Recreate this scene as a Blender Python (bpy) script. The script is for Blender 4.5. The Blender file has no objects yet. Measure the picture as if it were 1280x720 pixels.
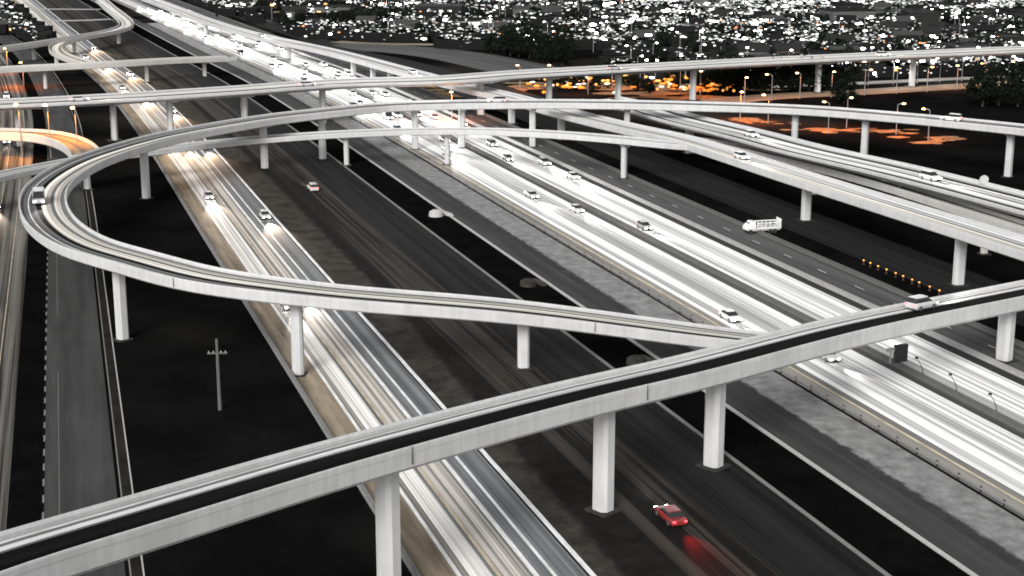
import bpy, bmesh, math, random
from mathutils import Vector, Matrix, noise as mnoise
random.seed(11)
R = math.radians
sc = bpy.context.scene
COL = sc.collection

# ------------------------------------------------------------------ survey
# The site was measured from the drone's position: 60 m up, looking 14.2 degrees down.
F, TH, H = 1897.0, R(14.2), 60.0
cT, sT = math.cos(TH), math.sin(TH)
def at(u, v, z=0.0):
    a = (u-640)/F; b = (360-v)/F
    t = (z-H)/(-sT+b*cT)
    return (a*t, (cT+b*sT)*t)
def pix(x, y, z):
    zz = z-H; d = y*cT-zz*sT
    return 640+F*x/d, 360-F*(y*sT+zz*cT)/d

# ------------------------------------------------------------------ objects
def tag(o, label=None, cat=None, group=None, kind=None):
    if label: o['label'] = label
    if cat: o['category'] = cat
    if group: o['group'] = group
    if kind: o['kind'] = kind
    return o
def empty(name, loc=(0, 0, 0), rz=0.0):
    o = bpy.data.objects.new(name, None); COL.objects.link(o)
    o.location = loc; o.rotation_euler = (0, 0, rz); o.empty_display_size = .3
    return o
def kids(o):
    return [c for c in bpy.data.objects if c.parent == o]
def copy_tree(o, tree, parent=None):
    c = o.copy(); COL.objects.link(c); c.parent = parent
    for ch, sub in tree: copy_tree(ch, sub, c)
    return c
def tree_of(o): return [(c, tree_of(c)) for c in o.children]

class MB:
    """collects vertices and faces; build() links them as one mesh object"""
    def __init__(s): s.v = []; s.f = []; s.m = []; s.uv = []; s.smooth = False
    def face(s, pts, m=0, uv=None):
        b = len(s.v); s.v += [tuple(p) for p in pts]
        s.f.append(tuple(range(b, b+len(pts)))); s.m.append(m)
        s.uv.append(uv or [(p[0], p[1]) for p in pts])
    def mesh(s, verts, faces, m=0):
        b = len(s.v); s.v += [tuple(p) for p in verts]
        for f in faces:
            s.f.append(tuple(b+i for i in f)); s.m.append(m)
            s.uv.append([(verts[i][0], verts[i][1]) for i in f])
    def box(s, c, d, m=0, rz=0.0, top=1.0):
        x, y, z = d[0]/2, d[1]/2, d[2]/2; ca, sa = math.cos(rz), math.sin(rz)
        vs = []
        for k, (sz, t) in enumerate(((-z, 1.0), (z, top))):
            for px, py in ((-x, -y), (x, -y), (x, y), (-x, y)):
                px *= t; py *= t
                vs.append((c[0]+px*ca-py*sa, c[1]+px*sa+py*ca, c[2]+sz))
        s.mesh(vs, [(3, 2, 1, 0), (4, 5, 6, 7), (0, 1, 5, 4), (1, 2, 6, 5), (2, 3, 7, 6), (3, 0, 4, 7)], m)
    def tube(s, pts, rad, n=8, m=0, caps=True):
        pts = [Vector(p) for p in pts]; rings = []; vs = []
        for i, p in enumerate(pts):
            t = (pts[min(i+1, len(pts)-1)]-pts[max(i-1, 0)]).normalized()
            ref = Vector((0, 0, 1)) if abs(t.z) < .9 else Vector((1, 0, 0))
            a = t.cross(ref).normalized(); b = t.cross(a)
            r = rad[i] if isinstance(rad, (list, tuple)) else rad
            for k in range(n):
                q = 2*math.pi*k/n
                vs.append(p+a*math.cos(q)*r+b*math.sin(q)*r)
        fs = []
        for i in range(len(pts)-1):
            for k in range(n):
                fs.append((i*n+k, i*n+(k+1) % n, (i+1)*n+(k+1) % n, (i+1)*n+k))
        if caps:
            fs.append(tuple(range(n-1, -1, -1))); fs.append(tuple((len(pts)-1)*n+k for k in range(n)))
        s.mesh(vs, fs, m)
    def lens(s, c, w, h, m=0):
        x, y, z = c; vs = [(x, y-.3, z), (x, y+.3, z)]
        for k in range(7): vs.append((x+w/2*math.cos(k*.8976), y, z+h/2*math.sin(k*.8976)))
        s.mesh(vs, [(0, 2+k, 2+(k+1) % 7) for k in range(7)]+[(1, 2+(k+1) % 7, 2+k) for k in range(7)], m)
    def build(s, name, mats, parent=None, smooth=False):
        me = bpy.data.meshes.new(name)
        me.from_pydata(s.v, [], s.f)
        if not isinstance(mats, (list, tuple)): mats = [mats]
        for m in mats: me.materials.append(m)
        me.polygons.foreach_set('material_index', s.m)
        ul = me.uv_layers.new(name='UVMap')
        ul.data.foreach_set('uv', [c for f in s.uv for p in f for c in p])
        if smooth: me.polygons.foreach_set('use_smooth', [True]*len(s.f))
        me.update()
        o = bpy.data.objects.new(name, me); COL.objects.link(o)
        if parent: o.parent = parent
        return o

# ------------------------------------------------------------------ materials
MATS = {}
class NT:
    def __init__(s, name):
        s.m = bpy.data.materials.new(name); s.m.use_nodes = True
        s.n = s.m.node_tree.nodes; s.l = s.m.node_tree.links
        s.b = s.n['Principled BSDF']
    def add(s, t, **kw):
        n = s.n.new(t)
        for k, v in kw.items(): setattr(n, k, v)
        return n
    def link(s, a, b): s.l.new(a, b)
    def ramp(s, fac, stops):
        r = s.add('ShaderNodeValToRGB'); e = r.color_ramp.elements
        while len(e) < len(stops): e.new(.5)
        for k, (p, c) in enumerate(stops):
            e[k].position = p; e[k].color = (*c, 1) if len(c) == 3 else (c[0],)*3+(1,)
        s.link(fac, r.inputs[0]); return r.outputs[0]
    def noise(s, vec, scale, detail=4, rough=.6):
        n = s.add('ShaderNodeTexNoise'); n.inputs['Scale'].default_value = scale
        n.inputs['Detail'].default_value = detail; n.inputs['Roughness'].default_value = rough
        if vec is not None: s.link(vec, n.inputs['Vector'])
        return n.outputs['Fac']
    def mapping(s, src, scale, loc=(0, 0, 0)):
        m = s.add('ShaderNodeMapping'); m.inputs['Scale'].default_value = scale; m.inputs['Location'].default_value = loc
        s.link(src, m.inputs['Vector']); return m.outputs[0]
    def mix(s, fac, a, b, mode='MIX'):
        n = s.add('ShaderNodeMix'); n.data_type = 'RGBA'; n.blend_type = mode
        for sock, val in ((n.inputs['Factor'], fac), (n.inputs['A'], a), (n.inputs['B'], b)):
            pass
        def put(sock, val):
            if hasattr(val, 'links') or hasattr(val, 'is_output'): s.link(val, sock)
            elif isinstance(val, (int, float)): sock.default_value = val
            else: sock.default_value = (*val, 1)
        put(n.inputs[0], fac); put(n.inputs[6], a); put(n.inputs[7], b)
        return n.outputs[2]
def g(v): return (v, v, v)

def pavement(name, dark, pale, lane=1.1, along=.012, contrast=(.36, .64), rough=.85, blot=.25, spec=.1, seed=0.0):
    """pavement with lengthwise streaks of wear, and of light trails put into lane colours: uv.x runs along the road, uv.y across it, both in metres"""
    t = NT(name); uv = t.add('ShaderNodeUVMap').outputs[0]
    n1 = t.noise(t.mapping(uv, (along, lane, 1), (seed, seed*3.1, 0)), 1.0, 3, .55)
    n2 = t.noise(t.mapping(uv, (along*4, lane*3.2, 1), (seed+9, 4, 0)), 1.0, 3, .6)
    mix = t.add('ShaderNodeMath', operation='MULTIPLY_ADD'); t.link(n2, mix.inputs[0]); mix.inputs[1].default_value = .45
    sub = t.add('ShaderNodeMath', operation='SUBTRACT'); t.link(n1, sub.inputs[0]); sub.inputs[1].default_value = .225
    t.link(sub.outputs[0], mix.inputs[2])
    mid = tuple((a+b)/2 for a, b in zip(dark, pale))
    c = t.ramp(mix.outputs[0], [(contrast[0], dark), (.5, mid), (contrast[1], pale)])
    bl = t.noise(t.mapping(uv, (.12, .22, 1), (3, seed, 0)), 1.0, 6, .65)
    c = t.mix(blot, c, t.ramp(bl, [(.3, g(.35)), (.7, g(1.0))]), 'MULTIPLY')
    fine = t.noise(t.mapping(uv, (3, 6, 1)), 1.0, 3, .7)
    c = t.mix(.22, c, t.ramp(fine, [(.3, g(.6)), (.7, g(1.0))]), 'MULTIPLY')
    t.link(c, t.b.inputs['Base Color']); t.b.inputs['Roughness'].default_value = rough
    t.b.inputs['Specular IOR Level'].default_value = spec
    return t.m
def rough_mat(name, a, b, scale=.6, detail=6, bump=0.0, rough=.9, spec=.2, c3=None):
    t = NT(name); co = t.add('ShaderNodeTexCoord').outputs['Object']
    f = t.noise(co, scale, detail, .68)
    c = t.ramp(f, [(.32, a), (.68, b)])
    f2 = t.noise(co, scale*9, 4, .7)
    c = t.mix(.35, c, t.ramp(f2, [(.3, g(.45)), (.7, g(1.1))]), 'MULTIPLY')
    if c3: c = t.mix(t.ramp(t.noise(co, scale*.13, 3, .6), [(.5, g(0)), (.66, g(1))]), c, c3)
    t.link(c, t.b.inputs['Base Color']); t.b.inputs['Roughness'].default_value = rough
    t.b.inputs['Specular IOR Level'].default_value = spec
    if bump:
        bn = t.add('ShaderNodeBump'); bn.inputs['Strength'].default_value = bump; bn.inputs['Distance'].default_value = .3
        t.link(f2, bn.inputs['Height']); t.link(bn.outputs[0], t.b.inputs['Normal'])
    return t.m
def concrete(name, base, warm=0.0, stain=.3):
    t = NT(name); co = t.add('ShaderNodeTexCoord').outputs['Object']
    lo = (base*.86, base*(.86-.03*warm), base*(.86-.09*warm)); hi = (base, base*(1-.02*warm), base*(1-.06*warm))
    c = t.ramp(t.noise(co, .35, 5, .6), [(.3, lo), (.7, hi)])
    st = t.noise(t.mapping(co, (1.6, 1.6, .12)), 1.0, 4, .6)        # rain streaks run down the faces
    c = t.mix(stain, c, t.ramp(st, [(.35, g(.62)), (.6, g(1.0))]), 'MULTIPLY')
    fine = t.noise(co, 6, 3, .7)
    c = t.mix(.15, c, t.ramp(fine, [(.3, g(.6)), (.7, g(1.0))]), 'MULTIPLY')
    t.link(c, t.b.inputs['Base Color']); t.b.inputs['Roughness'].default_value = .85
    t.b.inputs['Specular IOR Level'].default_value = .25
    return t.m
def plain(name, col, rough=.6, metal=0.0, spec=.4):
    t = NT(name); co = t.add('ShaderNodeTexCoord').outputs['Object']
    c = t.ramp(t.noise(co, 2.3, 4, .6), [(.3, tuple(x*.8 for x in col)), (.7, col)])
    t.link(c, t.b.inputs['Base Color'])
    t.b.inputs['Roughness'].default_value = rough; t.b.inputs['Metallic'].default_value = metal
    t.b.inputs['Specular IOR Level'].default_value = spec
    return t.m
def glow(name, col, strength, sample=False):
    t = NT(name); t.b.inputs['Base Color'].default_value = (*(min(1, c) for c in col), 1)
    t.b.inputs['Emission Color'].default_value = (*col, 1); t.b.inputs['Emission Strength'].default_value = strength
    if not sample: t.m.cycles.emission_sampling = 'NONE'
    return t.m

def verge(name, a0, a1, b0, b1, edge, soft, wob, slant=None):
    """one soil (a) that frays into another surface (b) at offset `edge`; uv.y is the offset, uv.x the distance"""
    t = NT(name); uv = t.add('ShaderNodeUVMap').outputs[0]
    def layer(lo, hi, sc_):
        c = t.ramp(t.noise(t.mapping(uv, (sc_, sc_, 1)), 1.0, 7, .7), [(.32, lo), (.68, hi)])
        return t.mix(.4, c, t.ramp(t.noise(t.mapping(uv, (sc_*11, sc_*11, 1)), 1.0, 3, .75), [(.3, g(.4)), (.7, g(1.1))]), 'MULTIPLY')
    sep = t.add('ShaderNodeSeparateXYZ'); t.link(uv, sep.inputs[0]); y = sep.outputs[1]
    if slant:
        mr = t.add('ShaderNodeMapRange'); t.link(sep.outputs[0], mr.inputs[0])
        for k, v in zip((1, 2, 3, 4), slant): mr.inputs[k].default_value = v
        sb = t.add('ShaderNodeMath', operation='SUBTRACT'); t.link(y, sb.inputs[0]); t.link(mr.outputs[0], sb.inputs[1]); y = sb.outputs[0]
    n = t.noise(t.mapping(uv, (.35, .8, 1), (7, 2, 0)), 1.0, 8, .78)
    ma = t.add('ShaderNodeMath', operation='MULTIPLY_ADD'); t.link(n, ma.inputs[0]); ma.inputs[1].default_value = wob; t.link(y, ma.inputs[2])
    mr = t.add('ShaderNodeMapRange'); mr.interpolation_type = 'SMOOTHSTEP'; t.link(ma.outputs[0], mr.inputs[0])
    mr.inputs[1].default_value = edge+wob/2-soft; mr.inputs[2].default_value = edge+wob/2+soft
    c = t.mix(mr.outputs[0], layer(a0, a1, .3), layer(b0, b1, .45))
    t.link(c, t.b.inputs['Base Color']); t.b.inputs['Roughness'].default_value = .95; t.b.inputs['Specular IOR Level'].default_value = .05
    return t.m
M = dict(
    gverge=verge('frontage_to_gravel', g(.030), g(.050), g(.13), g(.30), -6.1, .35, 2.6),
    dverge=verge('dirt_to_dark_ground', (.015, .014, .012), (.062, .057, .049), (.006, .0056, .005), (.017, .016, .0145), -43.2, .7, 3.2, (130, 235, 0, 3.6)),
    ground=rough_mat('dark_soil', g(.003), g(.008), .05, 7, c3=(.030, .028, .026), spec=0, rough=1),
    black_soil=rough_mat('black_soil', g(.0025), g(.006), .2, 6, spec=0, rough=1),
    gravel=rough_mat('pale_gravel', g(.12), g(.29), .35, 7, bump=.4, spec=.1),
    dirt=rough_mat('grey_dirt', (.016, .015, .013), (.066, .061, .053), .3, 7, bump=.3, spec=.05),
    darkdirt=rough_mat('dark_dirt', (.008, .0075, .007), (.024, .0225, .021), .3, 7, bump=.3, spec=.02),
    fw=pavement('freeway_trail_concrete', g(.33), (.88, .88, .87), lane=.62, along=.0028, contrast=(.38, .53), blot=.06, seed=2.7),  # pale streaks here and in fw2 are headlight trails put into the colour
    fw2=pavement('freeway_trail_concrete_far_side', g(.33), (.88, .88, .87), lane=.6, along=.0028, contrast=(.38, .53), blot=.06, seed=7.4),
    shoulder=pavement('shoulder_concrete', (.17, .165, .155), (.30, .285, .26), lane=.5, blot=.3, seed=1.2),
    tan=pavement('tan_shoulder', (.16, .13, .095), (.34, .28, .205), lane=.5, along=.03, blot=.5, seed=4.2),
    g2lane=pavement('trail_lane', (.16, .15, .138), (.64, .60, .55), lane=1.9, along=.004, contrast=(.40, .60), blot=.2, seed=5.1),  # streaks of passing headlights drawn into the lane colour
    g2pale=pavement('bright_trail_lane', (.40, .385, .365), (.86, .84, .81), lane=2.0, along=.006, contrast=(.38, .6), blot=.12, seed=6.6),  # near-white band of headlight trail, as surface colour
    bluegrey=pavement('blue_grey_lane', (.095, .10, .105), (.22, .225, .23), lane=1.9, along=.005, blot=.25, seed=3.3),
    asphalt=pavement('frontage_asphalt', g(.035), g(.056), lane=.4, along=.02, blot=.35, seed=8.8),
    darkroad=pavement('dark_asphalt', g(.004), (.017, .017, .017), lane=.55, along=.006, contrast=(.45, .68), blot=.3, seed=9.9),
    brownroad=pavement('brown_trail_asphalt', (.006, .0055, .005), (.052, .044, .037), lane=.5, along=.005, contrast=(.44, .66), blot=.35, seed=12.1),  # lighter brown streaks are faint light trails in the asphalt colour
    leftroad=pavement('left_road_trail_asphalt', (.014, .013, .012), (.17, .16, .145), lane=.65, along=.004, contrast=(.40, .64), blot=.2, seed=14.3),  # pale warm streaks are traffic light trails coloured into the asphalt
    greystrip=pavement('grey_strip', g(.050), g(.105), lane=.7, along=.005, blot=.25, seed=15.2),
    deck=pavement('deck_trail_lane', g(.30), g(.84), lane=1.3, along=.006, contrast=(.40, .6), blot=.15, seed=16.4),  # bright streaks imitate light trails along the deck
    deckwarm=pavement('deck_trail_lane_warm', (.33, .305, .27), (.86, .82, .75), lane=1.3, along=.006, contrast=(.38, .6), blot=.12, seed=18.9),  # warm light trails laid into the deck colour
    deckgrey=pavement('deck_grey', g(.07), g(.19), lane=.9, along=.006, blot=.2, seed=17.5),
    tanline=pavement('tan_light_trail', (.36, .30, .21), (.58, .50, .38), lane=2.0, along=.3, blot=.3, seed=22.5),  # orange light trails drawn as thin tan lines
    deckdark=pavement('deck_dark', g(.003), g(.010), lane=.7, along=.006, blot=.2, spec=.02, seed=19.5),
    whiteline=pavement('white_lines_and_trails', g(.6), g(.85), lane=2.0, along=.3, blot=.25, seed=20.5),  # lane markings, and white light trails laid as surface colour
    yellow=pavement('yellow_paint', (.44, .37, .26), (.74, .65, .48), lane=2.0, along=.3, blot=.25, seed=21.5),
    kerb=concrete('kerb_concrete', .42, .2),
    kerbdim=concrete('kerb_concrete_grimy', .19, .2),
    conc=concrete('bridge_concrete', .52, .0, .30),
    concwarm=concrete('bridge_concrete_warm', .50, .9, .22),
    concmid=concrete('barrier_concrete', .33, .1),
    concdark=concrete('barrier_concrete_dark', .11, .1),
    footing=concrete('footing_concrete', .024, .1),
    steel=plain('galvanised_steel', g(.34), .45, .6),
    darksteel=plain('dark_steel', g(.03), .5, .4),
    wood=plain('pole_wood', (.055, .05, .045), .9),
    tyre=plain('tyre_rubber', g(.02), .9),
    rim=plain('alloy_rim', g(.45), .35, .8),
    glass=plain('car_glass', g(.02), .08, 0, .6),
    white=plain('white_enamel', g(.72), .45),
    grime=plain('grimy_white', g(.42), .6),
    leaf=rough_mat('dark_leaves', (.004, .006, .004), (.014, .018, .012), .6, 4, spec=.02),
    bark=plain('bark', (.03, .026, .022), .95),
    head=glow('headlamp_lens', (1.0, .98, .94), 30, False),
    tail=glow('tail_lamp_lens', (1.0, .03, .04), 5, False),
    lampw=glow('white_lamp', (1.0, .98, .95), 20, False),
    lampo=glow('sodium_lamp', (1.0, .55, .2), 9, False),
    amber=glow('amber_lamp', (1.0, .45, .08), .28, False),
    winw=glow('lit_window', (1.0, .97, .93), 1.2, False),
    wino=glow('warm_window', (1.0, .5, .2), 1.0, False),
)
def car_paint():
    t = NT('car_paint'); oi = t.add('ShaderNodeObjectInfo')
    t.link(oi.outputs['Color'], t.b.inputs['Base Color'])
    t.b.inputs['Roughness'].default_value = .3; t.b.inputs['Coat Weight'].default_value = .6
    return t.m
M['car'] = car_paint()

# ------------------------------------------------------------------ paths
def spline(ctrl, step=4.0):
    """Catmull-Rom through the control points, resampled evenly"""
    P = [Vector(p) for p in ctrl]
    P = [P[0]*2-P[1]]+P+[P[-1]*2-P[-2]]
    out = []
    for i in range(1, len(P)-2):
        p0, p1, p2, p3 = P[i-1:i+3]
        d01, d12, d23 = (max(1e-3, (b-a).length)**.5 for a, b in ((p0, p1), (p1, p2), (p2, p3)))
        n = max(2, int((p2-p1).length/step*2))
        t0 = 0; t1 = d01; t2 = t1+d12; t3 = t2+d23
        for k in range(n):
            t = t1+(t2-t1)*k/n
            A1 = p0*((t1-t)/(t1-t0))+p1*((t-t0)/(t1-t0)); A2 = p1*((t2-t)/(t2-t1))+p2*((t-t1)/(t2-t1)); A3 = p2*((t3-t)/(t3-t2))+p3*((t-t2)/(t3-t2))
            B1 = A1*((t2-t)/(t2-t0))+A2*((t-t0)/(t2-t0)); B2 = A2*((t3-t)/(t3-t1))+A3*((t-t1)/(t3-t1))
            out.append(B1*((t2-t)/(t2-t1))+B2*((t-t1)/(t2-t1)))
    out.append(P[-2])
    res = [out[0]]; acc = 0.0
    for a, b in zip(out, out[1:]):
        L = (b-a).length; pos = step-acc
        while pos <= L:
            res.append(a.lerp(b, pos/L)); pos += step
        acc = (acc+L) % step
    if (res[-1]-out[-1]).length > .3: res.append(out[-1])
    return res
class Path:
    def __init__(s, ctrl, step=4.0, smooth=2):
        s.p = spline(ctrl, step)
        for _ in range(smooth):
            s.p = [s.p[0]]+[(a+b*2+c)/4 for a, b, c in zip(s.p, s.p[1:], s.p[2:])]+[s.p[-1]]
        s.t = []; s.n = []; s.s = [0.0]
        for i in range(len(s.p)):
            d = s.p[min(i+1, len(s.p)-1)]-s.p[max(i-1, 0)]; d.z = 0; d.normalize()
            s.t.append(d); s.n.append(Vector((d.y, -d.x, 0)))      # n points to the right of travel
        for a, b in zip(s.p, s.p[1:]): s.s.append(s.s[-1]+(b-a).length)
        s.L = s.s[-1]
    def pos(s, d, off=0.0, z=0.0):
        d = min(max(d, 0), s.L-.01); lo, hi = 0, len(s.s)-1
        while hi-lo > 1:
            m = (lo+hi)//2
            if s.s[m] <= d: lo = m
            else: hi = m
        f = (d-s.s[lo])/max(1e-6, s.s[lo+1]-s.s[lo])
        p = s.p[lo].lerp(s.p[lo+1], f); n = s.n[lo].lerp(s.n[lo+1], f).normalized(); t = s.t[lo].lerp(s.t[lo+1], f).normalized()
        q = p+n*off; q.z += z
        return q, t, n
    def near(s, x, y):
        """distance along the path and offset to the right of a ground point"""
        i = min(range(len(s.p)), key=lambda k: (s.p[k].x-x)**2+(s.p[k].y-y)**2)
        d = Vector((x-s.p[i].x, y-s.p[i].y, 0))
        return s.s[i]+d.dot(s.t[i]), d.dot(s.n[i])
    def at_y(s, y):
        best = min(range(len(s.p)), key=lambda i: abs(s.p[i].y-y)); return s.s[best]
    def at_u(s, u, v=None):
        """distance along the path seen at picture column u (nearest row v)"""
        best = None
        for i, p in enumerate(s.p):
            a, b = pix(p.x, p.y, p.z)
            e = abs(a-u)+(.35*abs(b-v) if v is not None else 0)
            if best is None or e < best[0]: best = (e, s.s[i])
        return best[1]
def strip(mb, path, o0, o1, z=0.0, m=0, d0=None, d1=None):
    """a flat lengthwise strip of a road between two offsets"""
    f = lambda o, s: o(s) if callable(o) else o
    idx = [i for i in range(len(path.p)) if (d0 is None or path.s[i] >= d0-1e-6) and (d1 is None or path.s[i] <= d1+1e-6)]
    for i, j in zip(idx, idx[1:]):
        a0, a1, b0, b1 = f(o0, path.s[i]), f(o1, path.s[i]), f(o0, path.s[j]), f(o1, path.s[j])
        pts = []
        for k, o in ((i, a0), (i, a1), (j, b1), (j, b0)):
            q = path.p[k]+path.n[k]*o; pts.append((q.x, q.y, q.z+z))
        mb.face(pts, m, [(path.s[i], a0), (path.s[i], a1), (path.s[j], b1), (path.s[j], b0)])
def dashes(mb, path, o, w, z, m, on, gap, d0=0, d1=None):
    d = d0; d1 = d1 or path.L
    while d+on < d1:
        pts = []
        for dd, oo in ((d, o-w/2), (d, o+w/2), (d+on, o+w/2), (d+on, o-w/2)):
            q, _, _ = path.pos(dd, oo, z); pts.append(tuple(q))
        mb.face(pts, m, [(d, o-w/2), (d, o+w/2), (d+on, o+w/2), (d+on, o-w/2)])
        d += on+gap
def sweep(mb, path, prof, m=0, d0=None, d1=None, close=True):
    """a closed profile [(offset, z)] swept along the path, with end caps"""
    idx = [i for i in range(len(path.p)) if (d0 is None or path.s[i] >= d0) and (d1 is None or path.s[i] <= d1)]
    n = len(prof); vs = []
    for i in idx:
        for o, z in prof:
            q = path.p[i]+path.n[i]*o; vs.append((q.x, q.y, q.z+z))
    fs = []
    for a in range(len(idx)-1):
        for k in range(n if close else n-1):
            k2 = (k+1) % n
            fs.append((a*n+k, (a+1)*n+k, (a+1)*n+k2, a*n+k2))
    if close:
        fs.append(tuple(range(n))); fs.append(tuple((len(idx)-1)*n+k for k in range(n-1, -1, -1)))
    mb.mesh(vs, fs, m)

KEEP = []            # (path, left, right) of every road, so that the town keeps clear of them
def clear_of_roads(x, y, margin):
    for p, a, b in KEEP:
        for q, n in zip(p.p[::2], p.n[::2]):
            d = (x-q.x, y-q.y)
            if d[0]*d[0]+d[1]*d[1] > 90*90: continue
            lat = d[0]*n.x+d[1]*n.y; lon = -d[0]*n.y+d[1]*n.x
            if a-margin < lat < b+margin and abs(lon) < 10+margin: return False
    return True

# ------------------------------------------------------------------ ground
mb = MB()
nx = 24
for i in range(nx):
    for j in range(nx):
        x0 = -1600+3200*i/nx; x1 = -1600+3200*(i+1)/nx; y0 = -300+3600*j/nx; y1 = -300+3600*(j+1)/nx
        mb.face([(x0, y0, -.03), (x1, y0, -.03), (x1, y1, -.03), (x0, y1, -.03)])
tag(mb.build('ground', M['ground']), kind='structure')

# main corridor: everything runs parallel to the freeway's left edge; offsets are metres to the right of it
BASE = Path([(91.7, 20, 0), (65.3, 100, 0), (32.3, 200, 0), (-0.7, 300, 0), (-36, 407, 0), (-79, 530, 0), (-122, 639, 0), (-184, 800, 0), (-258, 994, 0), (-412, 1400, 0)], 5.0)
def road(name, path, strips, extras=None):
    mb = MB(); mats = []
    def mi(k):
        if M[k] not in mats: mats.append(M[k])
        return mats.index(M[k])
    for o0, o1, k, *rest in strips:
        strip(mb, path, o0, o1, rest[0] if rest else 0.0, mi(k), *(rest[1:] if len(rest) > 1 else ()))
    for o, w, k, on, gap, *rest in (extras or ()):
        dashes(mb, path, o, w, .012, mi(k), on, gap, *rest)
    o = mb.build(name, mats); tag(o, kind='structure'); return o
# wide freeway
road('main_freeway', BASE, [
    (.25, 2.6, 'shoulder'), (2.6, 2.95, 'yellow'), (2.95, 4.0, 'shoulder'), (4.0, 7.45, 'fw'), (7.45, 7.62, 'whiteline'), (7.62, 11.0, 'fw'), (11.0, 11.17, 'whiteline'),
    (11.17, 14.6, 'fw'), (14.6, 14.8, 'whiteline'), (14.8, 15.95, 'greystrip'),
    (16.75, 17.5, 'greystrip'), (17.5, 17.7, 'whiteline'), (17.7, 20.6, 'fw2'), (20.6, 20.77, 'whiteline'), (20.77, 23.9, 'fw2'), (23.9, 24.07, 'whiteline'), (24.07, 27.0, 'fw2'), (27.0, 27.2, 'whiteline'), (27.2, 29.0, 'asphalt')])
road('side_road', BASE, [(29.4, 31.0, 'greystrip'), (31.0, 37.6, 'greystrip')], [(34.2, .14, 'whiteline', 3, 9)])
road('frontage_road', BASE, [(-12.2, -7.9, 'asphalt')])
FINE = Path([(91.7, 20, 0), (65.3, 100, 0), (32.3, 200, 0), (-0.7, 300, 0), (-36, 407, 0), (-79, 530, 0), (-122, 639, 0), (-184, 800, 0)], .8)
def ragged(s, seed, amp): return amp*(mnoise.noise(Vector((s*.11, seed, 0)))+.8*mnoise.noise(Vector((s*.45, seed, 3)))+.5*mnoise.noise(Vector((s*1.1, seed, 7))))
road('gravel_verge', FINE, [(-7.9, -.25, 'gverge')])
road('soil_strip', BASE, [(-19.8, -12.8, 'black_soil', .004)])
road('dark_carriageway', BASE, [(-37.5, -29.5, 'brownroad'), (-29.5, -20.3, 'darkroad')])
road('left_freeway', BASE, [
    (-61, -57.7, 'tan'), (-57.7, -57.3, 'whiteline'), (-57.3, -56.6, 'g2lane'), (-56.6, -54.6, 'g2pale'), (-54.6, -54.2, 'bluegrey'), (-54.2, -53.85, 'tanline'), (-53.85, -51.0, 'g2lane'),
    (-51.0, -50.5, 'whiteline'), (-50.5, -49.3, 'bluegrey'), (-49.3, -48.95, 'whiteline'), (-48.95, -46.3, 'bluegrey'), (-46.3, -46.05, 'deckdark'), (-46.05, -45.5, 'whiteline')])  # pale and white strips trace the light trails across this carriageway
road('dirt_verge', BASE, [(-45.5, -37.5, 'dverge')])
road('dark_side_road', BASE, [(45, 58, 'darkroad', .004)])
KEEP += [(BASE, -64, 40)]
# left road
LEFT = Path([(-5.5+2.93, -10, 0), (-34.8, 100, 0), (-64.1, 200, 0), (-99.7, 321, 0), (-142, 459, 0), (-205, 630, 0), (-245, 720, 0)], 5.0)
road('left_road', LEFT, [(.1, 7.4, 'asphalt'), (7.78, 7.92, 'kerbdim'), (7.92, 8.95, 'darkdirt'), (8.95, 9.1, 'kerb'), (-3.5, -.4, 'black_soil', .004), (-22, -9.3, 'leftroad'), (-9.3, -9.15, 'tanline'), (-9.15, -6.0, 'leftroad'), (-6.0, -5.88, 'tanline'), (-5.88, -3.5, 'leftroad')],  # thin tan lines stand for orange light trails
     [(0, .18, 'kerbdim', 2.2, 2.6), (5.3, .15, 'whiteline', 40, 400, 95, 150), (5.95, .15, 'whiteline', 40, 400, 92, 150), (4.1, .17, 'whiteline', 42, 400, 92, 150), (1.6, .06, 'kerbdim', 90, 30)])  # the three long white lines are light trails drawn on the surface
KEEP += [(LEFT, -24, 10)]

# kerbs and barriers, each a thing of its own
def wall(name, path, prof, mat, label, cat, d0=None, d1=None, group=None):
    mb = MB(); sweep(mb, path, prof, 0, d0, d1)
    o = mb.build(name, mat); tag(o, label, cat, group); return o
def kerbprof(a, b, h): return [(a, -.1), (a, h), (b, h), (b, -.1)]
wall('kerb', BASE, kerbprof(-12.75, -12.25, .14), M['kerb'], 'pale concrete kerb between the frontage road and the black strip', 'kerb')
wall('kerb', BASE, kerbprof(-20.25, -19.85, .14), M['kerbdim'], 'grimy thin kerb along the dark carriageway edge', 'kerb')
def jersey(c, w, h): return [(c-w/2, -.1), (c-w/2, .12), (c-w*.22, .32), (c-w*.16, h), (c+w*.16, h), (c+w*.22, .32), (c+w/2, .12), (c+w/2, -.1)]
wall('median_barrier', BASE, jersey(16.35, .7, .85), M['concdark'], 'dark concrete median barrier dividing the bright freeway lanes', 'barrier')
wall('edge_barrier', BASE, jersey(29.2, .36, .8), M['concmid'], 'weathered concrete barrier between bright freeway lanes and grey side road', 'barrier')
wall('edge_barrier', BASE, jersey(38.0, .5, .8), M['concdark'], 'dark concrete barrier on the outer side of the grey side road', 'barrier')
wall('edge_barrier', BASE, jersey(-61.35, .5, .8), M['kerbdim'], 'grimy concrete barrier beside the tan shoulder of the left freeway', 'barrier')
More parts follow.
